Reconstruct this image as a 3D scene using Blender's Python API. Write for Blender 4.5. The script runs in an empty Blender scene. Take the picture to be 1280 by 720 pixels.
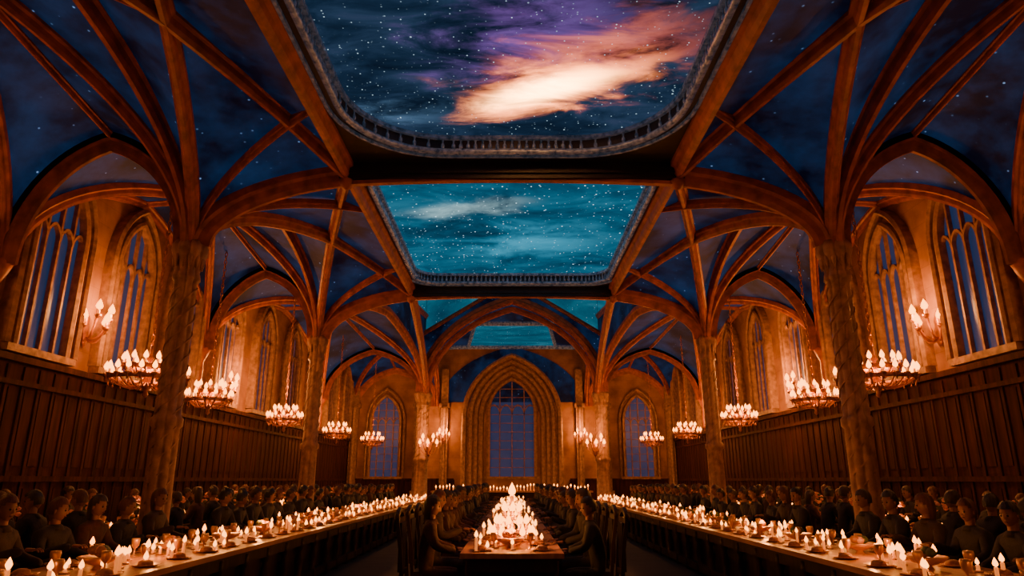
import bpy, math, random
from mathutils import Vector, Matrix
random.seed(7)
V=Vector
scene=bpy.context.scene
COL=scene.collection

# ------------------------------------------------------------ materials
def nt(name):
    m=bpy.data.materials.new(name); m.use_nodes=True
    n=m.node_tree.nodes; l=m.node_tree.links
    return m,n,l
def pmat(name,c1,c2=None,scale=4,rough=.6,metal=0,bump=.2,stretch=(1,1,1),emit=None,es=0,detail=6,spec=.5):
    m,n,l=nt(name); b=n['Principled BSDF']
    tc=n.new('ShaderNodeTexCoord'); mp=n.new('ShaderNodeMapping'); mp.inputs['Scale'].default_value=stretch
    nz=n.new('ShaderNodeTexNoise'); nz.inputs['Scale'].default_value=scale; nz.inputs['Detail'].default_value=detail
    cr=n.new('ShaderNodeValToRGB'); c2=c2 or tuple(x*.55 for x in c1)
    cr.color_ramp.elements[0].color=(*c2,1); cr.color_ramp.elements[1].color=(*c1,1)
    cr.color_ramp.elements[0].position=.32; cr.color_ramp.elements[1].position=.68
    l.new(tc.outputs['Object'],mp.inputs[0]); l.new(mp.outputs[0],nz.inputs[0]); l.new(nz.outputs[0],cr.inputs[0])
    l.new(cr.outputs[0],b.inputs['Base Color'])
    b.inputs['Roughness'].default_value=rough; b.inputs['Metallic'].default_value=metal; b.inputs['Specular IOR Level'].default_value=spec
    if bump:
        bp=n.new('ShaderNodeBump'); bp.inputs['Strength'].default_value=bump; bp.inputs['Distance'].default_value=.03
        l.new(nz.outputs[0],bp.inputs['Height']); l.new(bp.outputs[0],b.inputs['Normal'])
    if emit:
        b.inputs['Emission Color'].default_value=(*emit,1); b.inputs['Emission Strength'].default_value=es
    return m
def emat(name,c,s):
    m,n,l=nt(name); n.remove(n['Principled BSDF']); e=n.new('ShaderNodeEmission')
    tc=n.new('ShaderNodeTexCoord'); nz=n.new('ShaderNodeTexNoise'); nz.inputs['Scale'].default_value=30
    cr=n.new('ShaderNodeValToRGB'); cr.color_ramp.elements[0].color=(c[0],c[1]*.7,c[2]*.5,1); cr.color_ramp.elements[1].color=(*c,1)
    l.new(tc.outputs['Object'],nz.inputs[0]); l.new(nz.outputs[0],cr.inputs[0]); l.new(cr.outputs[0],e.inputs[0])
    e.inputs[1].default_value=s; l.new(e.outputs[0],n['Material Output'].inputs[0])
    try: m.cycles.emission_sampling='NONE'
    except Exception: pass
    return m
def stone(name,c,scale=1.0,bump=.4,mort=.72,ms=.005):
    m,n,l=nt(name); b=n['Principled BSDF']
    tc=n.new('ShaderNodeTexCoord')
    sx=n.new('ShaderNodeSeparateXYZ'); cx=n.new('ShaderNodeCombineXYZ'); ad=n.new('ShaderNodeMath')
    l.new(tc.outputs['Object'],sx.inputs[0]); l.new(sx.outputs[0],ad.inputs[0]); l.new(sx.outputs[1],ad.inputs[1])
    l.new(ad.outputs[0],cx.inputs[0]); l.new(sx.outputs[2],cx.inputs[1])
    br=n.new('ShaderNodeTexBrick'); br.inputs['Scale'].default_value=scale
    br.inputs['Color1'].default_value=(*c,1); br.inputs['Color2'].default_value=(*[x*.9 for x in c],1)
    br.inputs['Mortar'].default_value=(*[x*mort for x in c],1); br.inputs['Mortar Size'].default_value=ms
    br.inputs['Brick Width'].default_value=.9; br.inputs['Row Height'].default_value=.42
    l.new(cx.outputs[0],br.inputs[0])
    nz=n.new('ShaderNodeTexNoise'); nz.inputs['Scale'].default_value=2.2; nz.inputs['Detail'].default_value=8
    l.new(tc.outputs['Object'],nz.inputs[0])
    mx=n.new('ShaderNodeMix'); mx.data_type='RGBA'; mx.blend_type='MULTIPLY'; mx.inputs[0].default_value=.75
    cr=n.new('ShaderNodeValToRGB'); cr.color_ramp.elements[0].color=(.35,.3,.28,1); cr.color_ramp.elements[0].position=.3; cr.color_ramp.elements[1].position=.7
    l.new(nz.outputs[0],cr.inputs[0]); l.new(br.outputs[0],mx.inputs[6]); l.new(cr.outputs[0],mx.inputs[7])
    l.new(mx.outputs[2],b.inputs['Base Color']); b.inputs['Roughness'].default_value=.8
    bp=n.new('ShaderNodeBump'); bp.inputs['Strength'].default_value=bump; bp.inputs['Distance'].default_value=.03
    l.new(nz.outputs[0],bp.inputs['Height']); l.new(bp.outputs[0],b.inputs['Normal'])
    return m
def add_stars(n,l,vec,scale,thr,amp,pwr=4):
    vo=n.new('ShaderNodeTexVoronoi'); vo.inputs['Scale'].default_value=scale
    l.new(vec,vo.inputs['Vector'])
    mr=n.new('ShaderNodeMapRange'); mr.inputs[1].default_value=thr; mr.inputs[2].default_value=0; mr.inputs[3].default_value=0; mr.inputs[4].default_value=1
    l.new(vo.outputs['Distance'],mr.inputs[0])
    sp=n.new('ShaderNodeSeparateColor'); l.new(vo.outputs['Color'],sp.inputs[0])
    pw=n.new('ShaderNodeMath'); pw.operation='POWER'; pw.inputs[1].default_value=pwr; l.new(sp.outputs[0],pw.inputs[0])
    mu=n.new('ShaderNodeMath'); mu.operation='MULTIPLY'; l.new(mr.outputs[0],mu.inputs[0]); l.new(pw.outputs[0],mu.inputs[1])
    m2=n.new('ShaderNodeMath'); m2.operation='MULTIPLY'; m2.inputs[1].default_value=amp; l.new(mu.outputs[0],m2.inputs[0])
    return m2.outputs[0]
def blob(n,l,src,center,rot,sc,distort,damt):
    mp=n.new('ShaderNodeMapping'); mp.vector_type='TEXTURE'
    mp.inputs['Location'].default_value=center; mp.inputs['Rotation'].default_value=(0,0,math.radians(rot)); mp.inputs['Scale'].default_value=sc
    l.new(src,mp.inputs[0]); o=mp.outputs[0]
    ma=n.new('ShaderNodeVectorMath'); ma.operation='MULTIPLY_ADD'; ma.inputs[1].default_value=(damt,damt*2,0)
    l.new(distort,ma.inputs[0]); l.new(o,ma.inputs[2])
    sb=n.new('ShaderNodeVectorMath'); sb.operation='SUBTRACT'; sb.inputs[1].default_value=(damt/2,damt,0)
    l.new(ma.outputs[0],sb.inputs[0]); o=sb.outputs[0]
    sx=n.new('ShaderNodeSeparateXYZ'); l.new(o,sx.inputs[0]); cx=n.new('ShaderNodeCombineXYZ')
    l.new(sx.outputs[0],cx.inputs[0]); l.new(sx.outputs[1],cx.inputs[1])
    ln=n.new('ShaderNodeVectorMath'); ln.operation='LENGTH'; l.new(cx.outputs[0],ln.inputs[0])
    mr=n.new('ShaderNodeMapRange'); mr.interpolation_type='SMOOTHERSTEP'
    mr.inputs[1].default_value=1.0; mr.inputs[2].default_value=0; mr.inputs[3].default_value=0; mr.inputs[4].default_value=1
    l.new(ln.outputs['Value'],mr.inputs[0]); return mr.outputs[0]
def skymat(name,ramp,blobs,nscale=(.5,2.2,1),nrot=-20,strength=1.0,stars=30,starscale=9,wisp=.3):
    m,n,l=nt(name); n.remove(n['Principled BSDF'])
    tc=n.new('ShaderNodeTexCoord'); src=tc.outputs['Object']
    mp=n.new('ShaderNodeMapping'); mp.inputs['Rotation'].default_value=(0,0,math.radians(nrot)); mp.inputs['Scale'].default_value=nscale
    l.new(src,mp.inputs[0])
    nz=n.new('ShaderNodeTexNoise'); nz.inputs['Scale'].default_value=1.0; nz.inputs['Detail'].default_value=10; nz.inputs['Roughness'].default_value=.62; nz.inputs['Distortion'].default_value=.5
    l.new(mp.outputs[0],nz.inputs[0])
    cr=n.new('ShaderNodeValToRGB'); e=cr.color_ramp.elements
    e[0].position=ramp[0][0]; e[0].color=(*ramp[0][1],1); e[1].position=ramp[-1][0]; e[1].color=(*ramp[-1][1],1)
    for p,c in ramp[1:-1]:
        k=e.new(p); k.color=(*c,1)
    l.new(nz.outputs[0],cr.inputs[0]); col=cr.outputs[0]
    for (c,rot,sc,colr,amt,wis,dam) in blobs:
        f=blob(n,l,src,c,rot,sc,nz.outputs['Color'],dam)
        mm=n.new('ShaderNodeMath'); mm.operation='MULTIPLY'; mm.inputs[1].default_value=amt; l.new(f,mm.inputs[0])
        nr=n.new('ShaderNodeMapRange'); nr.inputs[1].default_value=wis; nr.inputs[2].default_value=.62; l.new(nz.outputs[0],nr.inputs[0])
        m3=n.new('ShaderNodeMath'); m3.operation='MULTIPLY'; l.new(mm.outputs[0],m3.inputs[0]); l.new(nr.outputs[0],m3.inputs[1])
        mx=n.new('ShaderNodeMix'); mx.data_type='RGBA'; mx.blend_type='ADD'; mx.clamp_factor=False
        l.new(m3.outputs[0],mx.inputs[0]); l.new(col,mx.inputs[6]); mx.inputs[7].default_value=(*colr,1); col=mx.outputs[2]
    for sc_,th_,pw_ in ((starscale*.55,.08,6),(starscale,.12,5),(starscale*1.9,.2,5)):
        s=add_stars(n,l,src,sc_,th_,stars,pw_)
        mx=n.new('ShaderNodeMix'); mx.data_type='RGBA'; mx.blend_type='ADD'; mx.clamp_factor=False
        l.new(s,mx.inputs[0]); l.new(col,mx.inputs[6]); mx.inputs[7].default_value=(.05,.07,.08,1); col=mx.outputs[2]
    em=n.new('ShaderNodeEmission'); l.new(col,em.inputs[0]); em.inputs[1].default_value=strength
    l.new(em.outputs[0],n['Material Output'].inputs[0]); return m
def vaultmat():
    m,n,l=nt('vault_plaster_fill_glow'); b=n['Principled BSDF']; tc=n.new('ShaderNodeTexCoord')
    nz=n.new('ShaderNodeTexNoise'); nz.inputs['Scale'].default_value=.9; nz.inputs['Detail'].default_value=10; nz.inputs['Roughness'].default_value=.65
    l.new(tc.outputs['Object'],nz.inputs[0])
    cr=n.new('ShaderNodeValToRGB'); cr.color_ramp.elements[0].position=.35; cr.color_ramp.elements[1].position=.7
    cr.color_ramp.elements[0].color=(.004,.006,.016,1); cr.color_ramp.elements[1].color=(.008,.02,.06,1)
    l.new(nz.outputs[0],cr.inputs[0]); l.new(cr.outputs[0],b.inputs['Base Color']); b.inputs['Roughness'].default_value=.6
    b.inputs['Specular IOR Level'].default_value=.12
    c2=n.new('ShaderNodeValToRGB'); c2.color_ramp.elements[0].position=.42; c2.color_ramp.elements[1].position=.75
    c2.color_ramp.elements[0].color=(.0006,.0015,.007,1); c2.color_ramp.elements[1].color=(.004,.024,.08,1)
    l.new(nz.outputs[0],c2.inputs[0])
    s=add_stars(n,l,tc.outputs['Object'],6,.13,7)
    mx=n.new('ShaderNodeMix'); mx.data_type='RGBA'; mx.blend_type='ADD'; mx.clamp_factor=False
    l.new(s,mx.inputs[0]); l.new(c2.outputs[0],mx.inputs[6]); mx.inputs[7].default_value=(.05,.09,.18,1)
    l.new(mx.outputs[2],b.inputs['Emission Color']); b.inputs['Emission Strength'].default_value=1.0  # faint blue glow put into the infill as ambient fill, with painted stars
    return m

M={}
M['rib']=pmat('rib_timber',(.4,.11,.03),(.17,.045,.014),5,.5,bump=.3,spec=.35)
M['column']=pmat('column_stone',(.42,.22,.12),(.18,.085,.048),6,.5,bump=.35)
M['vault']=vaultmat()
M['wall']=stone('wall_stone',(.42,.2,.095))
M['trim']=pmat('carved_trim',(.36,.19,.1),(.16,.08,.042),8,.6,bump=.5)
M['wood']=pmat('wainscot_oak',(.075,.02,.009),(.025,.008,.004),3,.8,bump=.2,stretch=(4,4,.4),spec=.12)
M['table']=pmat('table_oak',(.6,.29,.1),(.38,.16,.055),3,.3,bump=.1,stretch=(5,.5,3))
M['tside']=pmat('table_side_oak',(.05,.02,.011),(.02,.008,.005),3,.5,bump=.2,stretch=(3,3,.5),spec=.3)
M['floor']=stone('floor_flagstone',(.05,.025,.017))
M['beam']=pmat('ceiling_beam',(.014,.016,.032),(.005,.006,.013),5,.4,bump=.3)
M['silver']=pmat('carved_silver_glint',(.4,.55,.75),(.04,.07,.13),11,.25,.3,bump=.6,emit=(.1,.2,.35),es=.06,detail=3)  # faint blue emission put into the silver trim for sparkle
M['glass']=pmat('night_glass',(.02,.035,.075),(.006,.012,.03),1.2,.45,emit=(.009,.045,.15),es=.45,bump=0)
M['iron']=pmat('gilt_iron',(.5,.2,.05),(.2,.07,.02),12,.4,.7)
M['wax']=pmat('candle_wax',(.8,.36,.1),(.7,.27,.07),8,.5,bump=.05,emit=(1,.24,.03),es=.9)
M['flame']=emat('candle_flame',(1,.36,.05),7)
M['flame2']=emat('chandelier_flame',(1,.32,.035),9)
M['plate']=pmat('plate_gold',(.75,.42,.15),(.5,.25,.07),10,.3,.6,bump=0)
M['food']=pmat('roast_food',(.5,.22,.07),(.3,.1,.03),25,.5,bump=.5)
M['green']=pmat('garland_leaf',(.1,.13,.04),(.04,.05,.02),20,.6)
M['berry']=pmat('flower_petal',(.85,.5,.38),(.65,.2,.14),20,.6)
M['skin']=pmat('skin_tone',(.22,.09,.05),(.16,.065,.035),5,.5,bump=0)
M['eye']=pmat('eye_dark',(.03,.02,.015),None,5,.2,bump=0)
M['lip']=pmat('lip_tone',(.15,.045,.035),None,5,.5,bump=0)
M['robe']=pmat('robe_black',(.014,.01,.012),(.007,.005,.006),14,.8,bump=.4)
M['robe2']=pmat('robe_brown',(.035,.015,.01),(.015,.007,.005),14,.8,bump=.4)
M['robe3']=pmat('robe_maroon',(.06,.013,.01),(.025,.006,.005),14,.8,bump=.4)
M['hair1']=pmat('hair_brown',(.04,.018,.01),(.015,.008,.005),30,.5,bump=.5,stretch=(1,1,.2))
M['hair2']=pmat('hair_auburn',(.1,.03,.012),(.05,.015,.007),30,.5,bump=.5,stretch=(1,1,.2))
M['hair3']=pmat('hair_black',(.014,.011,.01),(.006,.005,.005),30,.45,bump=.5,stretch=(1,1,.2))
M['neb']=skymat('sky_nebula',[(.3,(.003,.008,.02)),(.46,(.008,.022,.05)),(.58,(.018,.04,.085)),(.74,(.04,.055,.12))],
   [((.3,6.9,0),-27,(2.3,1.0,1),(.16,.04,.26),1.1,.36,1.5),((.95,7.7,0),-27,(2.1,1.05,1),(1.0,.17,.08),1.7,.28,1.3),((.65,8.15,0),-24,(1.9,.68,1),(3.4,.8,.1),2.2,.22,1.0),((.5,8.2,0),-24,(1.35,.4,1),(8,3.6,.9),2.2,.1,.6),
    ((-1.6,8.7,0),-5,(1.2,.5,1),(.04,.08,.13),1.2,.36,1.5)],nscale=(.85,2.0,1),nrot=27,strength=1.0)
M['teal']=skymat('sky_teal',[(.3,(.002,.025,.055)),(.46,(.006,.07,.13)),(.6,(.014,.13,.215)),(.8,(.04,.23,.34))],
   [((-.8,12.4,0),-14,(1.9,.65,1),(.3,.42,.4),1.2,.3,1.2),((.6,14.4,0),5,(2.2,1.8,1),(.02,.19,.28),1.1,.2,1.0)],nscale=(.7,1.0,1),nrot=8,strength=1.1,starscale=6,stars=50)
M['teal2']=skymat('sky_far',[(.3,(.004,.045,.085)),(.5,(.01,.1,.16)),(.75,(.04,.22,.31))],[],strength=.9,starscale=5,stars=12)

# ------------------------------------------------------------ mesh builder
class MB:
    def __init__(s): s.v=[];s.f=[];s.m=[];s.sm=[]
    def add(s,vs,fs,mi=0,sm=False):
        o=len(s.v); s.v+=[tuple(x) for x in vs]
        for f in fs: s.f.append([i+o for i in f]); s.m.append(mi); s.sm.append(sm)
    def box(s,c,d,mi=0,rz=0):
        x,y,z=[k/2 for k in d]; vs=[]
        R=Matrix.Rotation(rz,3,'Z')
        for a in (-1,1):
            for b in (-1,1):
                for e in (-1,1): vs.append(R@V((a*x,b*y,e*z))+V(c))
        s.add(vs,[(0,1,3,2),(4,6,7,5),(0,4,5,1),(2,3,7,6),(0,2,6,4),(1,5,7,3)],mi)
    def lathe(s,c,prof,seg=12,mi=0,lob=0,nl=8,sm=True,cap=True,sc=(1,1)):
        vs=[];fs=[]
        for r,z in prof:
            for i in range(seg):
                a=2*math.pi*i/seg; rr=r*(1-lob+lob*abs(math.cos(nl/2*a))**.6) if lob else r
                vs.append((c[0]+rr*math.cos(a)*sc[0],c[1]+rr*math.sin(a)*sc[1],c[2]+z))
        for j in range(len(prof)-1):
            for i in range(seg):
                k=(i+1)%seg; fs.append((j*seg+i,j*seg+k,(j+1)*seg+k,(j+1)*seg+i))
        if cap:
            fs.append(tuple(range(seg))[::-1]); fs.append(tuple((len(prof)-1)*seg+i for i in range(seg)))
        s.add(vs,fs,mi,sm)
    def sweep(s,pts,prof,lat=None,mi=0,closed=False,sm=False):
        pts=[V(p) for p in pts]; n=len(pts); np_=len(prof); vs=[];fs=[]
        for i,p in enumerate(pts):
            if closed: t=pts[(i+1)%n]-pts[i-1]
            else: t=pts[min(i+1,n-1)]-pts[max(i-1,0)]
            t.normalize()
            L=V(lat) if lat is not None else t.cross(V((0,0,1)))
            if L.length<1e-4: L=V((1,0,0))
            L.normalize(); N=t.cross(L); N.normalize()
            for a,b in prof: vs.append(p+L*a+N*b)
        m_=n if closed else n-1
        for i in range(m_):
            j=(i+1)%n
            for k in range(np_):
                q=(k+1)%np_; fs.append((i*np_+k,i*np_+q,j*np_+q,j*np_+k))
        if not closed:
            fs.append(tuple(range(np_))[::-1]); fs.append(tuple((n-1)*np_+k for k in range(np_)))
        s.add(vs,fs,mi,sm)
    def loft(s,A,B,nv=6,mi=0,sm=True):
        vs=[];n=len(A)
        for i in range(n):
            for j in range(nv+1):
                vs.append(V(A[i]).lerp(V(B[i]),j/nv))
        fs=[(i*(nv+1)+j,i*(nv+1)+j+1,(i+1)*(nv+1)+j+1,(i+1)*(nv+1)+j) for i in range(n-1) for j in range(nv)]
        s.add(vs,fs,mi,sm)
    def obj(s,name,mats,parent=None,link=True):
        me=bpy.data.meshes.new(name); me.from_pydata(s.v,[],s.f)
        for m in mats: me.materials.append(M[m] if isinstance(m,str) else m)
        me.polygons.foreach_set('material_index',s.m); me.polygons.foreach_set('use_smooth',s.sm)
        me.update()
        if not link: return me
        o=bpy.data.objects.new(name,me); COL.objects.link(o)
        if parent: o.parent=parent
        return o
def inst(name,me,loc,rz=0,sc=1,parent=None):
    o=bpy.data.objects.new(name,me); o.location=loc; o.rotation_euler=(0,0,rz); o.scale=(sc,)*3 if not isinstance(sc,tuple) else sc
    COL.objects.link(o)
    if parent: o.parent=parent
    return o
def plight(name,loc,w,c=(1,.34,.07),r=.12,parent=None):
    L=bpy.data.lights.new(name,'POINT'); L.energy=w; L.color=c; L.shadow_soft_size=r
    o=bpy.data.objects.new(name,L); o.location=loc; COL.objects.link(o)
    if parent: o.parent=parent
    return o
def f_(s,k): return math.sqrt(max(0,k*k-(k-s)**2))/math.sqrt(k*k-(k-1)**2)
NS=18
def q(P,Q,k=1.35,n=NS):
    out=[]
    for i in range(n+1):
        s=(i/n)**1.8
        out.append(V((P[0]+(Q[0]-P[0])*s,P[1]+(Q[1]-P[1])*s,P[2]+(Q[2]-P[2])*f_(s,k))))
    return out
def ribprof(w,h): return [(-w,-.05),(-w,.3*h),(-.62*w,.42*h),(-.5*w,.75*h),(-.25*w,h),(.25*w,h),(.5*w,.75*h),(.62*w,.42*h),(w,.3*h),(w,-.05)]
def rib(mb,pts,w=.09,h=.2,mi=0):
    d=V(pts[-1])-V(pts[0]); lat=V((d.x,d.y,0)).cross(V((0,0,1)))
    mb.sweep(pts,ribprof(w,h),lat,mi)

# ------------------------------------------------------------ dimensions
XC=5.0; XF=2.65; XW=8.0; ZC=5.0; ZF=6.3; YE=34.0; YB=-4.4
YS=[-4.4,2.8,10.0,17.2]; YFAR=28.5; XFAR=3.7
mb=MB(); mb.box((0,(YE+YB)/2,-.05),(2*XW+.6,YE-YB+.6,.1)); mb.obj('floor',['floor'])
for sgn,nm in ((-1,'left'),(1,'right')):
    mb=MB(); mb.box((sgn*(XW+.15),(YE+YB)/2,3.9),(.3,YE-YB+.6,7.8)); mb.obj('wall_'+nm,['wall'])
mb=MB(); mb.box((0,YE+.15,4.6),(2*XW,.3,9.2)); mb.obj('wall_end',['wall'])
mb=MB(); mb.box((0,YB-.15,4.6),(2*XW,.3,9.2)); mb.obj('wall_back',['wall'])

# ------------------------------------------------------------ vaults + ribs
for sgn,nm in ((-1,'left'),(1,'right')):
    vb=MB(); rb=MB()
    def S(x,y,z): return V((sgn*x,y,z))
    for i in range(3):
        y0,y1=YS[i],YS[i+1]; ym=(y0+y1)/2
        Mc=S((XC+XF)/2,ym,6.5); A=S(XC,ym,7.05)
        for yc,yo in ((y0,y1),(y1,y0)):
            C=S(XC,yc,ZC); F=S(XF,yc,ZF)
            cA=q(C,A); cM=q(C,Mc); cF=q(C,F)
            vb.loft(cA,cM); vb.loft(cM,cF)
            rib(rb,cM,.1,.22); rib(rb,cA,.12,.26)
            rib(rb,[Mc.lerp(S(XF,yo,ZF),t/6)+V((0,0,.06*math.sin(math.pi*t/6))) for t in range(7)],.1,.22)
            rib(rb,q(C,S(XF+.05,yc+(ym-yc)*.5,6.38)),.045,.11)
        vb.add([S(XF,y0,ZF),S(XF,y1,ZF),Mc],[(0,1,2)])
        rib(rb,[Mc,A],.06,.14)
    for y in YS: rib(rb,q(S(XC,y,ZC),S(XF,y,ZF)),.13,.3)
    rib(rb,[S(XF,YS[0],ZF+.05),S(XF,YS[-1],ZF+.05)],.13,.24)
    bays=[(YS[0],YS[1],XC,XC),(YS[1],YS[2],XC,XC),(YS[2],YS[3],XC,XC),(YS[3],YFAR,XC,XFAR),(YFAR,YE-.05,XFAR,XFAR)]
    for bi,(y0,y1,x0,x1) in enumerate(bays):
        ym=(y0+y1)/2; xm=(x0+x1)/2
        Mc=S((xm+XW)/2,ym,7.35); A=S(xm,ym,7.05 if bi<3 else 7.2); B=S(XW-.06,ym,7.25)
        for yc,xc in ((y0,x0),(y1,x1)):
            C=S(xc,yc,ZC); Wp=S(XW-.06,yc,4.7); T=S((xc+XW)/2,yc,6.9)
            cA=q(C,A);cM=q(C,Mc);cT=q(C,T);wT=q(Wp,T);wM=q(Wp,Mc);wB=q(Wp,B)
            vb.loft(cA,cM);vb.loft(cM,cT);vb.loft(wT,wM);vb.loft(wM,wB)
            rib(rb,cM,.09,.2);rib(rb,wM,.09,.2);rib(rb,cT,.12,.28);rib(rb,wT,.12,.28);rib(rb,wB,.1,.16)
            if bi>=3: rib(rb,cA,.12,.26)
        rib(rb,[A,Mc,B],.05,.12)
        rib(rb,[S((x0+XW)/2,y0,6.9),Mc,S((x1+XW)/2,y1,6.9)],.05,.12)
    for y in YS+[YFAR]:   # corbelled wall shafts, springing above the panelling
        rb.lathe((sgn*(XW-.06),y,3.45),[(.01,0),(.07,.12),(.09,.2),(.07,.26),(.07,.95),(.14,1.1),(.2,1.27),(.12,1.35)],10)
    sp=MB()
    def spand(x0,y0,x1,y1,za,ztop):
        A=S((x0+x1)/2,(y0+y1)/2,za)
        for (xa,ya) in ((x0,y0),(x1,y1)):
            c=q(S(xa,ya,ZC),A); t=[V((p.x,p.y,ztop)) for p in c]; sp.loft(c,t,3,0,False)
    spand(XC,YS[3],XFAR,YFAR,7.2,8.3); spand(XFAR,YFAR,XFAR,YE-.05,7.2,9.1)
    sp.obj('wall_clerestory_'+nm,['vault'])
    rib(rb,[S(XC,YS[3],8.3),S(XFAR,YFAR,8.3)],.1,.15)
    rib(rb,q(S(XFAR-.15,YFAR-.3,ZC),S(XF,YS[3],ZF),1.15),.11,.26)
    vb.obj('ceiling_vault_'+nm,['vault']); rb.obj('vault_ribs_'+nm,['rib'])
# ------------------------------------------------------------ columns
mb=MB()
prof=[(.38,0),(.38,.25),(.32,.3),(.34,.42),(.27,.5),(.29,.58),(.205,.66),(.19,2.2),(.225,2.24),(.225,2.34),(.185,2.38),(.17,4.4),(.21,4.44),(.2,4.5),(.18,4.56),(.21,4.72),(.27,4.86),(.27,4.96),(.22,5.04)]
mb.lathe((0,0,0),prof,64,0,.2,8)
mb.box((0,0,.06),(.84,.84,.12))
for i in range(12):
    a=i*math.pi/6; mb.lathe((.2*math.cos(a),.2*math.sin(a),4.6),[(.01,0),(.03,.08),(.04,.16),(.02,.24),(.005,.26)],6)
for k in range(4):
    pts=[(.18*math.cos(t*.28+k*1.57),.18*math.sin(t*.28+k*1.57),.75+t*.045) for t in range(80)]
    mb.sweep(pts,[(-.01,-.01),(.01,-.01),(.01,.01),(-.01,.01)])
cm=mb.obj('column',['column'],link=False)
for y in YS[1:]:
    for s_ in (-1,1): inst('stone_column',cm,(s_*XC,y,0))
for s_ in (-1,1): inst('stone_column',cm,(s_*XFAR,YFAR,0),0,(1.4,1.4,1))

# ------------------------------------------------------------ ceiling frames
def rr(xh,y0,y1,r,n=10):
    pts=[]
    for (cx,cy,a0) in ((xh-r,y1-r,0),(-xh+r,y1-r,90),(-xh+r,y0+r,180),(xh-r,y0+r,270)):
        for i in range(n+1):
            a=math.radians(a0+90*i/n); pts.append((cx+r*math.cos(a),cy+r*math.sin(a)))
    return pts
def panel(y0,y1,xh,yi0,yi1,r,sky,idx,zt=6.62):
    n=10; P=rr(xh,yi0,yi1,r,n); mb=MB()
    corners=[(XF,y1),(-XF,y1),(-XF,y0),(XF,y0)]
    vs=[(x,y,ZF+.05) for x,y in P]+[(x,y,ZF+.05) for x,y in corners]; N=len(P); fs=[]
    for c in range(4):
        for i in range(n): fs.append((c*(n+1)+i,c*(n+1)+i+1,N+c))
        fs.append((c*(n+1)+n,((c+1)%4)*(n+1),N+(c+1)%4,N+c))
    mb.add(vs,fs,0)
    mb.add([(x,y,ZF+.05) for x,y in P]+[(x,y,zt) for x,y in P],[(i,(i+1)%N,N+(i+1)%N,N+i) for i in range(N)],0,True)
    mb.sweep([(x,y,ZF+.05) for x,y in P],[(-.03,-.04),(.03,-.04),(.045,0),(.03,.04),(-.03,.04),(-.045,0)],mi=1,closed=True,sm=True)
    Q=rr(xh+.14,yi0-.11,yi1+.11,r+.1,n)
    mb.sweep([(x,y,ZF+.03) for x,y in Q],[(-.02,-.025),(.02,-.025),(.02,.025),(-.02,.025)],mi=1,closed=True)
    Q=rr(xh-.03,yi0+.03,yi1-.03,r,n)
    mb.sweep([(x,y,zt-.05) for x,y in Q],[(-.03,-.03),(.03,-.03),(.03,.03),(-.03,.03)],mi=1,closed=True)
    QQ=rr(xh,yi0,yi1,r,n)
    for i in range(len(QQ)):
        a=V((*QQ[i],0)); b=V((*QQ[(i+1)%len(QQ)],0)); L=(b-a).length; k=max(1,int(L/.11))
        for j in range(k):
            p=a.lerp(b,(j+.5)/k)
            mb.lathe((p.x,p.y,ZF+.08),[(.012,0),(.03,.04),(.03,.08),(.012,.12),(.022,.17),(.012,.2)],6,1)
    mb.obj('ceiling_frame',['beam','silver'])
    sb=MB(); q2=rr(xh+.02,yi0-.02,yi1+.02,r,n); sb.add([(x,y,zt) for x,y in q2],[tuple(range(len(q2)))])
    sb.obj('window_%d'%idx,[sky])
panel(YS[0],YS[1],2.3,-4.0,2.4,1.2,'teal2',1)
panel(YS[1],YS[2],2.36,3.2,9.5,1.4,'neb',2)
panel(YS[2],YS[3],2.45,10.3,16.75,.6,'teal',3)
for y in YS[1:]:
    mb=MB(); mb.box((0,y,ZF+.02),(2*XF+.3,.3,.3),0); mb.box((0,y,ZF-.16),(2*XF+.2,.2,.08),0)
    pts=[(x,y,ZF-.25+.07*(1-(x/XF)**2)) for x in [XF*(i/12*2-1) for i in range(13)]]
    mb.sweep(pts,[(-.05,-.04),(-.05,.02),(0,.06),(.05,.02),(.05,-.04)],(0,1,0),1)
    for s_ in (-1,1):
        mb.lathe((s_*XF,y,ZF-.35),[(.01,-.02),(.08,.02),(.13,.1),(.1,.2),(.16,.3)],12,1)
    mb.obj('ceiling_beam',['beam','rib'])
# ------------------------------------------------------------ clerestory sky, gable, chancel
def gtop(x): return 9.75-.62*abs(x)
def archpts(hw,z0,za,k=1.6,n=20):
    L=[( -hw+hw*((i/n)**1.8), z0+(za-z0)*f_((i/n)**1.8,k)) for i in range(n+1)]
    return L+[(-x,z) for x,z in L[-2::-1]]
mb=MB(); A=archpts(XFAR,ZC,8.85)
for y in (YFAR-.2,YFAR+.2):
    mb.loft([V((x,y,z)) for x,z in A],[V((x,y,gtop(x))) for x,z in A],4,0,False)
mb.loft([V((x,YFAR-.2,z)) for x,z in A],[V((x,YFAR+.2,z)) for x,z in A],1,1,False)
mb.loft([V((x,YFAR-.2,gtop(x))) for x,z in A],[V((x,YFAR+.2,gtop(x))) for x,z in A],1,1,False)
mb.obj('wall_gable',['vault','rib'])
mb=MB()
mb.sweep([(x,YFAR-.22,z) for x,z in A],ribprof(.16,.3),(0,1,0))
mb.sweep([(x,YFAR-.1,z) for x,z in archpts(XFAR-.25,ZC,8.5)],ribprof(.1,.18),(0,1,0))
mb.sweep([(-4,YFAR-.22,gtop(4)),(0,YFAR-.22,gtop(0)),(4,YFAR-.22,gtop(4))],ribprof(.1,.14),(0,1,0))
mb.obj('chancel_arch',['rib'])
mb=MB(); xs=[-5,-4,-2.5,0,2.5,4,5]
mb.loft([V((x,YFAR+.1,gtop(x)-.1)) for x in xs],[V((x,YFAR+.1,10.3)) for x in xs],2,0,False)
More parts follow.
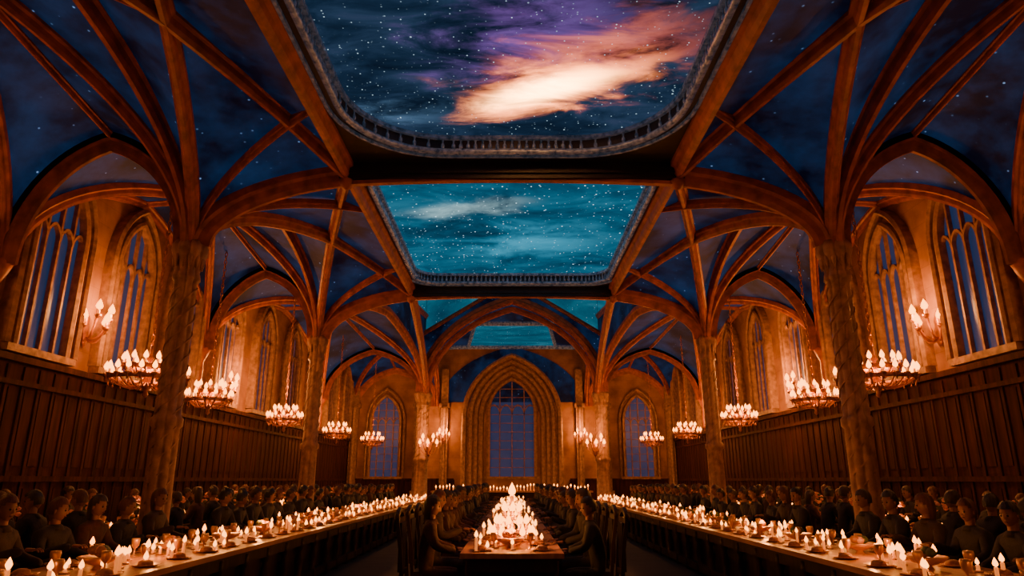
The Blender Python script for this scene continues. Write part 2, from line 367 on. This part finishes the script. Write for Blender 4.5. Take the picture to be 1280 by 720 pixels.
mb.loft([V((x,YS[3]+.3,10.3)) for x in (-5,5)],[V((x,YFAR+.1,10.3)) for x in (-5,5)],2,0,False)
for s_ in (-1,1): mb.loft([V((s_*5,YS[3],8.2)),V((s_*(XFAR+.02),YFAR+.1,8.2))],[V((s_*5,YS[3],10.3)),V((s_*5,YFAR+.1,10.3))],2,0,False)
mb.obj('window_4',['teal2'])
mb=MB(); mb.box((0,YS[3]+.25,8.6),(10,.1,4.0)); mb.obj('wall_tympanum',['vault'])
mb=MB()
def cz(y): return 9.0-.19*(y-28.7)
mb.add([(-XFAR-.1,28.7,cz(28.7)),(XFAR+.1,28.7,cz(28.7)),(XFAR+.1,YE,cz(YE)),(-XFAR-.1,YE,cz(YE))],[(0,1,2,3)])
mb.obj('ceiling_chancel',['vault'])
mb=MB(); z=-.04
mb.add([(-1.7,30.9,cz(30.9)+z),(1.7,30.9,cz(30.9)+z),(2.2,33.8,cz(33.8)+z),(-2.2,33.8,cz(33.8)+z)],[(0,1,2,3)]); mb.obj('window_5',['teal2'])
mb=MB()
for a,b in (((-1.7,30.9),(1.7,30.9)),((1.7,30.9),(2.2,33.8)),((2.2,33.8),(-2.2,33.8)),((-2.2,33.8),(-1.7,30.9)),((-3.7,28.8),(-1.7,30.9)),((3.7,28.8),(1.7,30.9)),((-3.7,33.9),(-2.2,33.8)),((3.7,33.9),(2.2,33.8))):
    mb.sweep([(a[0],a[1],cz(a[1])-.05),(b[0],b[1],cz(b[1])-.05)],ribprof(.08,.14))
mb.obj('trim_1',['silver'])
mb=MB(); A=archpts(3.5,5.2,8.0,1.6,14)
mb.add([(x,YE-.06,z) for x,z in A],[tuple(range(len(A)))]); mb.obj('chancel_mural',['vault'])

# ------------------------------------------------------------ windows (lancets)
def lancet(mb,w,hs,ha,nm=2,fr=.09,k=1.7,rows=None,dp=.12,order=0):
    hw=w/2; n=12
    def zt(x): return hs+(ha-hs)*f_(max(0,(hw-abs(x))/hw),k)
    arch=[(-hw,0)]+[(-hw+hw*((i/n)**1.8),hs+(ha-hs)*f_((i/n)**1.8,k)) for i in range(n+1)]
    arch=arch+[(-x,z) for x,z in arch[-2::-1]]
    N=len(arch)
    mb.add([(x,.03,z) for x,z in arch],[tuple(range(N))],1)
    mb.sweep([(x,.05,z) for x,z in arch],[(-dp/2,-fr),(dp,-fr),(dp*1.2,-.02),(dp,fr*.4),(-dp/2,fr*.4)],(0,1,0),0)
    mb.box((0,.08,-.06),(w+.35,.24,.12),0)
    for o in range(order):
        g=.16*(o+1)
        A2=[(x*(1+g/hw),(z if z<=hs else hs+(z-hs)*(1+g/hw))) for x,z in arch]
        mb.sweep([(x,.06+.07*(o+1),z) for x,z in A2],[(-.14,-.05),(.05,-.05),(.09,0),(.05,.07),(-.14,.07)],(0,1,0),0)
    for i in range(1,nm+1):
        x=-hw+w*i/(nm+1); mb.box((x,.06,(zt(x))/2),(.05,.09,zt(x)))
    if rows:
        zz=rows
        while zz<ha-.3:
            ww=hw
            if zz>hs:
                while ww>0.05 and zt(ww)<zz: ww-=.04
            mb.box((0,.05,zz),(2*ww,.05,.03)); zz+=rows
    m=nm+1; sw=w/m
    for i in range(m):
        cx=-hw+sw*(i+.5); A=archpts(sw/2,hs-.15,hs-.15+sw*.8,1.5,6)
        A=[(x+cx,z) for x,z in A if z<zt(min(abs(x+cx),hw))-.02]
        if len(A)>2: mb.sweep([(x,.07,z) for x,z in A],[(-.04,-.025),(.04,-.025),(.04,.025),(-.04,.025)],(0,1,0),0)
wm=MB(); lancet(wm,1.35,2.1,3.2,3,rows=None,order=1); wme=wm.obj('lw',['trim','glass'],link=False)
wi=6
edges=[YB]+YS[1:]+[YFAR,YE]
spots=[]
for a,b in zip(edges[:-1],edges[1:]):
    n=3 if b-a<9 else 4
    if b-a<6: n=2
    for i in range(n): spots.append(a+(b-a)*(i+.5)/n)
for y in spots:
    for s_ in (-1,1):
        inst('window_%d'%wi,wme,(s_*XW,y,3.55),math.pi/2 if s_>0 else -math.pi/2); wi+=1
wm=MB(); lancet(wm,1.5,2.6,3.9,3,rows=.35,order=1); sw_=wm.obj('sw',['trim','glass'],link=False)
for s_ in (-1,1): inst('window_%d'%wi,sw_,(s_*6.2,YE,1.65),math.pi); wi+=1
wm=MB(); lancet(wm,2.4,3.1,4.75,3,rows=.42,order=0,fr=.14,dp=.2); inst('window_%d'%wi,wm.obj('cw',['trim','glass'],link=False),(0,YE,1.65),math.pi)
mb=MB()
for i,(hw,za,y) in enumerate(((1.5,6.6,YE-.3),(1.75,6.85,YE-.42),(2.0,7.1,YE-.6),(2.3,7.35,YE-.8))):
    A=[(-hw,0)]+archpts(hw,4.4,za,1.6,14)+[(hw,0)]
    mb.sweep([(x,y,z) for x,z in A],[(-.1,-.13),(.25,-.13),(.3,-.04),(.25,.08),(-.1,.13)],(0,-1,0),0)
for s_ in (-1,1):
    for x in (1.6,1.88,2.15): mb.lathe((s_*x,YE-.5-.15*(x-1.7)*3,0),[(.13,0),(.13,.4),(.07,.5),(.07,4.2),(.12,4.35),(.13,4.45)],10)
mb.obj('great_window_surround',['trim'])
mb=MB()
for s_ in (-1,1):
    for x in (3.3,4.6,7.7):
        mb.box((s_*x,YE-.2,3.4),(.35,.4,6.8)); mb.box((s_*x,YE-.25,.5),(.5,.5,1.0)); mb.box((s_*x,YE-.25,5),(.5,.5,.2))
        mb.lathe((s_*x,YE-.45,0),[(.14,0),(.14,.3),(.09,.4),(.09,4.8),(.16,5)],10)
mb.obj('trim_2',['trim'])
# ------------------------------------------------------------ wainscot
for s_,nm in ((-1,'left'),(1,'right')):
    mb=MB(); L=YE-YB; H=3.3; x=s_*(XW-.04)
    mb.box((x,(YE+YB)/2,H/2),(.06,L,H)); mb.box((x-s_*.06,(YE+YB)/2,H+.04),(.2,L,.1)); mb.box((x-s_*.04,(YE+YB)/2,H-.32),(.1,L,.08))
    mb.box((x-s_*.05,(YE+YB)/2,.15),(.12,L,.3)); mb.box((x-s_*.04,(YE+YB)/2,1.5),(.1,L,.09))
    y=YB+.2
    while y<YE:
        mb.box((x-s_*.04,y,H/2),(.04,.06,H-.1))
        mb.box((x-s_*.03,y+.19,2.3),(.03,.22,1.2)); mb.box((x-s_*.03,y+.19,.9),(.03,.22,.9))
        y+=.38
    mb.obj('baseboard_'+nm,['wood'])
mb=MB()
for s_ in (-1,1):
    x0,x1=2.8,7.9
    w=x1-x0; mb.box((s_*(x0+x1)/2,YE-.06,.75),(w,.1,1.5)); mb.box((s_*(x0+x1)/2,YE-.1,1.52),(w,.2,.08))
    x=x0
    while x<x1: mb.box((s_*x,YE-.12,.75),(.08,.06,1.5)); x+=.4
mb.obj('baseboard_end',['wood'])

# ------------------------------------------------------------ chandeliers / sconces
def flame(mb,p,r=.03,h=.1,mi=2):
    mb.lathe(p,[(.001,0),(r*.8,h*.15),(r,h*.35),(r*.7,h*.62),(r*.3,h*.85),(.001,h)],8,mi,cap=False)
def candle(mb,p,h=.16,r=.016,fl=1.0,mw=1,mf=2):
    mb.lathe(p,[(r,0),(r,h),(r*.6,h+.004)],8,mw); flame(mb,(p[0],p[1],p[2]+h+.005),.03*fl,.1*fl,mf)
def chand(R,n,chain,tiers=2):
    mb=MB()
    mb.lathe((0,0,-.3),[(.01,-.08),(.05,-.03),(.03,.03),(.09,.12),(.1,.2),(.04,.3),(.03,.55),(.07,.62),(.03,.7),(.02,.85)],12,0)
    for t in range(tiers):
        r=R*(1-.4*t); z=-.05+.2*t; m=n if t==0 else int(n*.65)
        pts=[(r*math.cos(a),r*math.sin(a),z) for a in [2*math.pi*i/28 for i in range(28)]]
        mb.sweep(pts,[(-.012,-.035),(.012,-.035),(.018,0),(.012,.035),(-.012,.035),(-.018,0)],closed=True,mi=0)
        for i in range(m):
            a=2*math.pi*i/m+.2*t; c,s=math.cos(a),math.sin(a)
            pts=[(c*u*r,s*u*r,z-.16*math.sin(math.pi*u)+.0) for u in [j/8 for j in range(9)]]
            mb.sweep(pts,[(-.01,-.01),(.01,-.01),(.01,.01),(-.01,.01)],mi=0)
            rr_=r+.05; mb.lathe((c*rr_,s*rr_,z),[(.01,-.08),(.015,-.01),(.05,.02),(.055,.04),(.02,.045)],8,0)
            candle(mb,(c*rr_,s*rr_,z+.045),.06,.018,1.5)
            mb.lathe((c*r,s*r,z-.16),[(.001,0),(.018,.03),(.008,.06),(.001,.1)],6,0)
    z=.55; k=0
    while z<chain:
        p=[(.03*math.cos(a),0,z+.05+.06*math.sin(a)) if k%2 else (0,.03*math.cos(a),z+.05+.06*math.sin(a)) for a in [2*math.pi*i/8 for i in range(8)]]
        mb.sweep(p,[(-.008,-.008),(.008,-.008),(.008,.008),(-.008,.008)],(0,1,0) if k%2 else (1,0,0),0,closed=True); z+=.1;k+=1
    return mb.obj('ch',['iron','wax','flame2'],link=False)
chB=chand(.6,20,3.6); chS=chand(.44,14,3.6)
def chandelier(me,loc,w):
    e=inst('chandelier',me,loc); plight('chandelier_light',(0,0,.32),w,r=.2,parent=e)
for s_ in (-1,1):
    chandelier(chB,(s_*6.45,12.0,3.25),140)
    chandelier(chS,(s_*7.0,15.8,3.3),150)
    chandelier(chS,(s_*6.6,20.0,3.2),160)
    chandelier(chS,(s_*6.45,25.5,3.15),170)
    chandelier(chS,(s_*6.2,30.8,3.15),150)
    chandelier(chB,(s_*6.45,4.8,3.3),50)
mb=MB()
mb.lathe((0,.02,-.15),[(.01,-.12),(.07,-.02),(.1,.1),(.06,.25),(.08,.34),(.01,.45)],10,0,sc=(1,.35))
for i,a in enumerate((-70,-35,0,35,70)):
    s,c=math.sin(math.radians(a)),math.cos(math.radians(a)); R=.3; zt=.08 if i%2==0 else .26
    pts=[(s*R*u,.04+c*R*u,-.1-.16*math.sin(math.pi*u*.9)+zt*u+.1*u) for u in [j/8 for j in range(9)]]
    mb.sweep(pts,[(-.012,-.012),(.012,-.012),(.012,.012),(-.012,.012)],mi=0)
    p=pts[-1]; mb.lathe(p,[(.01,-.03),(.05,.0),(.055,.03),(.02,.035)],8,0); candle(mb,(p[0],p[1],p[2]+.035),.07,.02,1.8)
sc=mb.obj('sc',['iron','wax','flame2'],link=False)
def sconce(loc,rz,w=60,s=1.0):
    e=inst('wall_sconce',sc,loc,rz,s); plight('sconce_light',(0,.5,.35),w,r=.12,parent=e)
for s_ in (-1,1):
    r=math.pi/2 if s_>0 else -math.pi/2
    sconce((s_*(XW-.03),12.4,4.15),r,140,1.15)
    sconce((s_*(XW-.03),18.6,3.75),r,330,1.2)
    sconce((s_*(XW-.03),27.0,3.6),r,220)
    sconce((s_*(XW-.03),7.6,4.0),r,50)
    sconce((s_*3.35,YFAR-.45,2.7),math.pi,150,1.2)
    sconce((s_*3.3,YE-.6,3.4),math.pi,200,1.0)

# ------------------------------------------------------------ tables
def long_table(name,xc,w,y0,y1,panel=True):
    mb=MB(); L=y1-y0; ym=(y0+y1)/2
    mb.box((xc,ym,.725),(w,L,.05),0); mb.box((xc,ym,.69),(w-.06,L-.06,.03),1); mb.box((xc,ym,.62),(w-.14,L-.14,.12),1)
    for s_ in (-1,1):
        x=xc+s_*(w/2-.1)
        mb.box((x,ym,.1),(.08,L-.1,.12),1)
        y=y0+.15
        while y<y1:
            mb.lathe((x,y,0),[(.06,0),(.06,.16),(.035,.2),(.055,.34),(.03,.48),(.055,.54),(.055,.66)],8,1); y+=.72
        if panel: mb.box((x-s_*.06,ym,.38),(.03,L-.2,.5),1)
    return mb.obj(name,['table','tside'])
def bench(xc,y0,y1):
    mb=MB(); mb.box((xc,(y0+y1)/2,.425),(.34,y1-y0,.05),0)
    y=y0+.2
    while y<y1: mb.box((xc,y,.2),(.26,.06,.4),1); y+=1.6
    mb.box((xc,(y0+y1)/2,.2),(.04,y1-y0-.3,.06),1)
    mb.obj('bench',['tside','tside'])
T=.75
def setting(name,xc,w,y0,y1,dens,sides,flowers=False):
    mb=MB(); y=y0+.3
    while y<y1-.2:
        for s_ in sides:
            x=xc+s_*(w/2-.22)
            mb.lathe((x,y,T),[(.06,0),(.1,.008),(.13,.02),(.125,.022),(.06,.012)],14,0)
            mb.lathe((x,y,T+.012),[(.07,0),(.06,.03),(.03,.045)],8,1)
            gx=x-s_*.12; mb.lathe((gx,y+.2,T),[(.035,0),(.03,.008),(.008,.02),(.008,.07),(.035,.1),(.042,.15),(.038,.17)],10,0)
            mb.box((x,y+.155,T+.006),(.015,.02,.008),0)
        y+=.62
    y=y0+.6
    while y<y1-.3:
        x=xc+random.uniform(-.08,.08)
        mb.lathe((x,y,T),[(.05,0),(.03,.03),(.12,.06),(.17,.1),(.16,.11),(.05,.07)],14,0)
        for k in range(7):
            a=random.random()*6.28; r=random.random()*.09
            mb.lathe((x+r*math.cos(a),y+r*math.sin(a),T+.09+random.random()*.03),[(.01,0),(.04,.02),(.045,.045),(.02,.075)],7,random.choice((1,1,2,3)))
        y+=1.3
    mb.obj(name+'_tableware',['plate','food','green','berry'])
    if flowers:
        fb=MB(); y=y0+1.0
        while y<y1-.5:
            fb.lathe((xc,y,T),[(.04,0),(.06,.05),(.03,.14),(.045,.2)],10,0)
            for k in range(30):
                a=random.random()*6.28; e=random.uniform(-.2,1.4); R=.17
                fb.lathe((xc+R*math.cos(a)*math.cos(e),y+R*math.sin(a)*math.cos(e),T+.27+R*math.sin(e)),[(.005,0),(.035,.014),(.04,.035),(.014,.055)],6,1 if k%3 else 2)
            y+=1.5
        fb.obj('flower_bouquets',['plate','berry','green'])
    cb=MB(); y=y0+.15
    while y<y1-.1:
        x=xc+random.uniform(-.38,.38)*w*.95; h=random.choice((.02,.03,.04,.06,.09,.13)); fl=random.uniform(.5,.8)*(1+.02*(y-y0))
        cb.lathe((x,y,T),[(.04,0),(.045,.01),(.02,.013)],8,0); candle(cb,(x,y,T+.012),h,.015,fl)
        y+=dens*random.uniform(.6,1.4)
    cb.obj(name+'_candles',['plate','wax','flame'])
long_table('banquet_table',0,1.08,7.5,26.5); setting('centre',0,1.08,7.5,26.5,.12,(-1,1))
for s_ in (-1,1):
    long_table('banquet_table',s_*3.55,1.1,2.5,26.8); setting('side',s_*3.55,1.1,3.0,26.8,.1,(-1,1))
    long_table('banquet_table',s_*6.4,.95,3.0,26.8); setting('aisle',s_*6.4,.95,3.5,26.8,.18,(-1,1),True)
    bench(s_*4.5,3,9.55); bench(s_*4.5,10.45,16.75); bench(s_*4.5,17.65,26.5); bench(s_*5.52,3,9.5); bench(s_*5.52,10.5,16.7); bench(s_*5.52,17.7,26.5); bench(s_*7.28,3,26.5)
mb=MB(); mb.box((0,31.6,.12),(9.5,3.4,.24)); mb.box((0,29.75,.06),(10,.4,.12)); mb.obj('dais',['tside'])
mb=MB(); mb.box((0,31,1.0),(7,.9,.06),0); mb.box((0,30.7,.6),(6.8,.05,.72),1); mb.box((0,31.3,.6),(6.8,.05,.72),1)
for i in range(15): mb.box((-3.4+i*.485,30.66,.6),(.08,.05,.74),1)
mb.obj('high_table',['table','tside'])
cb=MB()
for i in range(46):
    x=-3.3+i*.147; cb.lathe((x,31+random.uniform(-.3,.3),1.03),[(.04,0),(.045,.012),(.02,.015)],8,0); candle(cb,(x,30.9+random.uniform(-.2,.2),1.04),random.uniform(.05,.2),.02,1.1)
cb.obj('high_table_candles',['plate','wax','flame'])
def candelabrum(loc,s=1.0,w=20):
    mb=MB(); mb.lathe((0,0,0),[(.1,0),(.1,.02),(.03,.05),(.02,.15),(.04,.2),(.018,.25),(.018,.42),(.04,.45),(.02,.47)],12,0)
    candle(mb,(0,0,.47),.08,.02,1.5)
    for t,(r,z,n) in enumerate(((.24,.06,12),(.18,.18,9),(.1,.32,6))):
        for i in range(n):
            a=2*math.pi*i/n+.3*t; c,q_=math.cos(a),math.sin(a)
            pts=[(c*r*u,q_*r*u,z-.04*math.sin(math.pi*u)) for u in [j/6 for j in range(7)]]
            mb.sweep(pts,[(-.007,-.007),(.007,-.007),(.007,.007),(-.007,.007)],mi=0)
            mb.lathe((c*r,q_*r,z),[(.01,-.01),(.035,.01),(.015,.015)],8,0); candle(mb,(c*r,q_*r,z+.012),.04,.014,1.2)
    o=mb.obj('candelabrum',['plate','wax','flame2']); o.location=loc; o.scale=(s,)*3
    plight('candelabrum_light',(0,-.32,.3),w,r=.06,parent=o)
for y,w in ((8.4,26),(10.5,12),(13.5,12),(17.5,12),(22,12)): candelabrum((0,y,.75),1.0 if y<9 else .6,w)
for s_ in (-1,1):
    for y in (4,7,10,13,16.5,20.5,25): plight('table_candle_light',(s_*3.5,y,.98),13,r=.06)
    for y in (6,12,18,24): plight('table_candle_light',(s_*6.4,y,1.02),8,r=.06)
for x in (-1.8,1.8): plight('table_candle_light',(x,30.6,1.5),50,r=.1)

# ------------------------------------------------------------ people
def skinmesh(verts,edges,radii,root=0,sub=1):
    me=bpy.data.meshes.new('sk'); me.from_pydata(verts,edges,[]); o=bpy.data.objects.new('sk',me); COL.objects.link(o)
    o.modifiers.new('s','SKIN')
    sv=me.skin_vertices[0].data
    for i,r in enumerate(radii):
        sv[i].radius=r if isinstance(r,tuple) else (r,r); sv[i].use_root=(i==root)
    o.modifiers.new('u','SUBSURF').levels=sub
    dg=bpy.context.evaluated_depsgraph_get(); dg.update(); ev=o.evaluated_get(dg); m2=bpy.data.meshes.new_from_object(ev)
    vs=[v.co.copy() for v in m2.vertices]; fs=[tuple(p.vertices) for p in m2.polygons]
    bpy.data.objects.remove(o); return vs,fs
def person(name,robe,hair,longhair,lean=0.0,turn=0.0,arm=0):
    mb=MB()
    ly=lean
    vts=[(0,-.02,.56),(0,0,.74),(0,.02+ly*.5,.93),(0,.03+ly,1.07),(0,.045+ly,1.16),
         (-.17,.03+ly,1.06),(-.25,.10+ly,.86),(-.17,.37,.80),(.17,.03+ly,1.06),(.25,.10+ly,.86),(.17,.37,.80+(.16 if arm else 0)),
         (-.1,.03,.52),(-.13,.42,.53),(-.13,.40,.12),(-.13,.52,.05),(.1,.03,.52),(.13,.42,.53),(.13,.40,.12),(.13,.52,.05)]
    ed=[(0,1),(1,2),(2,3),(3,4),(3,5),(5,6),(6,7),(3,8),(8,9),(9,10),(0,11),(11,12),(12,13),(13,14),(0,15),(15,16),(16,17),(17,18)]
    rad=[(.17,.13),(.145,.115),(.165,.12),(.12,.09),(.06,.06),(.08,.08),(.062,.062),(.045,.04),(.08,.08),(.062,.062),(.045,.04),(.1,.1),(.08,.08),(.06,.06),(.04,.035),(.1,.1),(.08,.08),(.06,.06),(.04,.035)]
    vs,fs=skinmesh(vts,ed,rad,0,1); mb.add(vs,fs,0,True)
    mb.lathe((0,.045+ly,1.12),[(.055,0),(.048,.05),(.05,.12)],12,1)
    mb.lathe((0,.04+ly,1.1),[(.1,0),(.075,.05),(.06,.06)],14,0)
    for s_ in (-1,1):
        wz=.80+(.16 if (arm and s_>0) else 0); wx=s_*.17; wy=.38
        v2,f2=skinmesh([(wx,wy,wz),(wx-s_*.01,wy+.05,wz),(wx-s_*.01,wy+.085,wz)],[(0,1),(1,2)],[(.026,.02),(.036,.018),(.038,.015)],0,1); mb.add(v2,f2,1,True)
        for k,(dx,L) in enumerate(((-.03,.062),(-.01,.075),(.01,.07),(.029,.055))):
            bx=wx-s_*.01+dx; by=wy+.08
            v2,f2=skinmesh([(bx,by,wz),(bx,by+L*.5,wz+.006),(bx,by+L*.8,wz-.006),(bx,by+L,wz-.022)],[(0,1),(1,2),(2,3)],[.0095,.009,.0085,.007],0,1); mb.add(v2,f2,1,True)
        tx=wx-s_*.035
        v2,f2=skinmesh([(tx+s_*.01,wy+.02,wz),(tx-s_*.025,wy+.05,wz-.003),(tx-s_*.032,wy+.085,wz-.008)],[(0,1),(1,2)],[.012,.0105,.009],0,1); mb.add(v2,f2,1,True)
    hc=V((0,.06+ly,1.30)); R=Matrix.Rotation(turn,3,'Z')@Matrix.Rotation(-.12,3,'X')
    def H(x,y,z): return R@V((x,y,z))+hc
    seg,rg=16,12; vs=[];fs=[]
    for j in range(rg+1):
        ph=math.pi*j/rg; z=-math.cos(ph)
        for i in range(seg):
            a=2*math.pi*i/seg; x=math.sin(ph)*math.cos(a); y=math.sin(ph)*math.sin(a)
            wx=.076*(1-.22*max(0,-z)); wy=.095 if y<0 else .088*(1-.05*max(0,-z))
            vs.append(H(x*wx,y*wy,z*.118))
    fs=[(j*seg+i,j*seg+(i+1)%seg,(j+1)*seg+(i+1)%seg,(j+1)*seg+i) for j in range(rg) for i in range(seg)]
    mb.add(vs,fs,1,True)
    mb.add([H(-.012,.082,-.01),H(.012,.082,-.01),H(0,.086,.025),H(0,.108,-.022),H(-.016,.085,-.03),H(.016,.085,-.03)],[(0,3,2),(1,2,3),(0,4,3),(1,3,5),(4,5,3)],1,True)
    def ball(c,r,mi,s3=(1,1,1)):
        vv=[];ff=[];m=8;p=6
        for j in range(p+1):
            ph=math.pi*j/p
            for i in range(m):
                a=2*math.pi*i/m; vv.append(H(c[0]+r*s3[0]*math.sin(ph)*math.cos(a),c[1]+r*s3[1]*math.sin(ph)*math.sin(a),c[2]-r*s3[2]*math.cos(ph)))
        ff=[(j*m+i,j*m+(i+1)%m,(j+1)*m+(i+1)%m,(j+1)*m+i) for j in range(p) for i in range(m)]
        mb.add(vv,ff,mi,True)
    for s_ in (-1,1):
        ball((s_*.029,.077,.008),.011,3); ball((s_*.077,-.005,-.005),.026,1,(.35,.6,1.1)); ball((s_*.029,.082,.03),.016,2,(1,.4,.22))
    ball((0,.081,-.052),.022,4,(1,.35,.3))
    vs=[];fs=[]
    seg=20;rg=14
    for j in range(rg+1):
        ph=math.pi*j/rg; z=-math.cos(ph)
        for i in range(seg):
            a=2*math.pi*i/seg; x=math.sin(ph)*math.cos(a); y=math.sin(ph)*math.sin(a)
            w=1+.03*math.sin(a*7+j); zz=z*.13*w+.012
            if longhair and z<-.1 and y<.35: zz-=.1*(-z)
            vs.append(H(x*.09*w,y*.108*w-.008,zz))
    for j in range(rg):
        for i in range(seg):
            a=2*math.pi*(i+.5)/seg; ph=math.pi*(j+.5)/rg; z=-math.cos(ph); y=math.sin(ph)*math.sin(a)
            lim=(-.9 if longhair else -.45) if y<.1 else (.1 if y<.45 else .5)
            if z>lim: fs.append((j*seg+i,j*seg+(i+1)%seg,(j+1)*seg+(i+1)%seg,(j+1)*seg+i))
    mb.add(vs,fs,2,True)
    return mb.obj(name,[robe,'skin',hair,'eye','lip'],link=False)
PV=[person('p1','robe','hair1',False,.03,.1),person('p2','robe2','hair2',True,.0,-.3,1),person('p3','robe','hair3',False,.06,.45),person('p4','robe3','hair1',True,.02,-.1),person('p5','robe','hair2',False,-.02,.25,1)]
def sit(x,y,face):
    rz=-math.pi/2 if face>0 else math.pi/2
    inst('seated_student',random.choice(PV),(x,y,0),rz+random.uniform(-.12,.12),random.uniform(.9,.97))
mb=MB()
mb.box((0,0,.40),(.44,.42,.05),1); mb.box((0,0,.43),(.4,.38,.03),2)
for a in (-1,1):
    for b in (-1,1): mb.lathe((a*.19,b*.18,0),[(.018,0),(.024,.1),(.018,.2),(.026,.38)],8,1)
    mb.sweep([(a*.19,-.19,.38),(a*.2,-.22,.75),(a*.2,-.27,1.08)],[(-.02,-.02),(.02,-.02),(.02,.02),(-.02,.02)],(1,0,0),1)
    mb.lathe((a*.2,-.27,1.06),[(.02,0),(.03,.03),(.02,.06),(.002,.08)],8,1)
mb.box((0,-.235,.78),(.34,.03,.5),2)
mb.box((0,-.262,1.03),(.42,.035,.11),1); mb.box((0,-.21,.52),(.4,.03,.05),1)
A=archpts(.2,1.07,1.17,1.2,6); mb.sweep([(x,-.268,z) for x,z in A],[(-.02,-.03),(.02,-.03),(.02,.02),(-.02,.02)],(0,1,0),1)
chm=mb.obj('chm',['table','tside','robe2'],link=False)
y=8.0
while y<26.3:
    for s_ in (-1,1):
        inst('dining_chair',chm,(s_*.98,y,0),math.pi/2 if s_>0 else -math.pi/2)
        sit(s_*.96,y,-s_)
    y+=.78
def colclear(x,y,m=.75): return all(abs(y-c)>m for c in YS)
for s_ in (-1,1):
    y=5.0
    while y<26.3:
        if colclear(0,y,.6): sit(s_*4.5,y+random.uniform(-.06,.06),-s_)
        y+=.66
    y=5.6
    while y<26.3:
        if colclear(0,y,.9): sit(s_*5.52,y+random.uniform(-.06,.06),s_)
        if random.random()<.9: sit(s_*7.28,y+.3,-s_)
        y+=.7

w=bpy.data.worlds.new('World'); scene.world=w; w.use_nodes=True
w.node_tree.nodes['Background'].inputs[0].default_value=(.01,.02,.05,1); w.node_tree.nodes['Background'].inputs[1].default_value=.3
cd=bpy.data.cameras.new('camera'); cam=bpy.data.objects.new('camera',cd); COL.objects.link(cam)
cd.sensor_width=36; cd.lens=849/1280*36; cd.clip_end=200
cam.location=(0,0,1.48); cam.rotation_euler=(math.radians(90+15.8),0,0)
scene.camera=cam
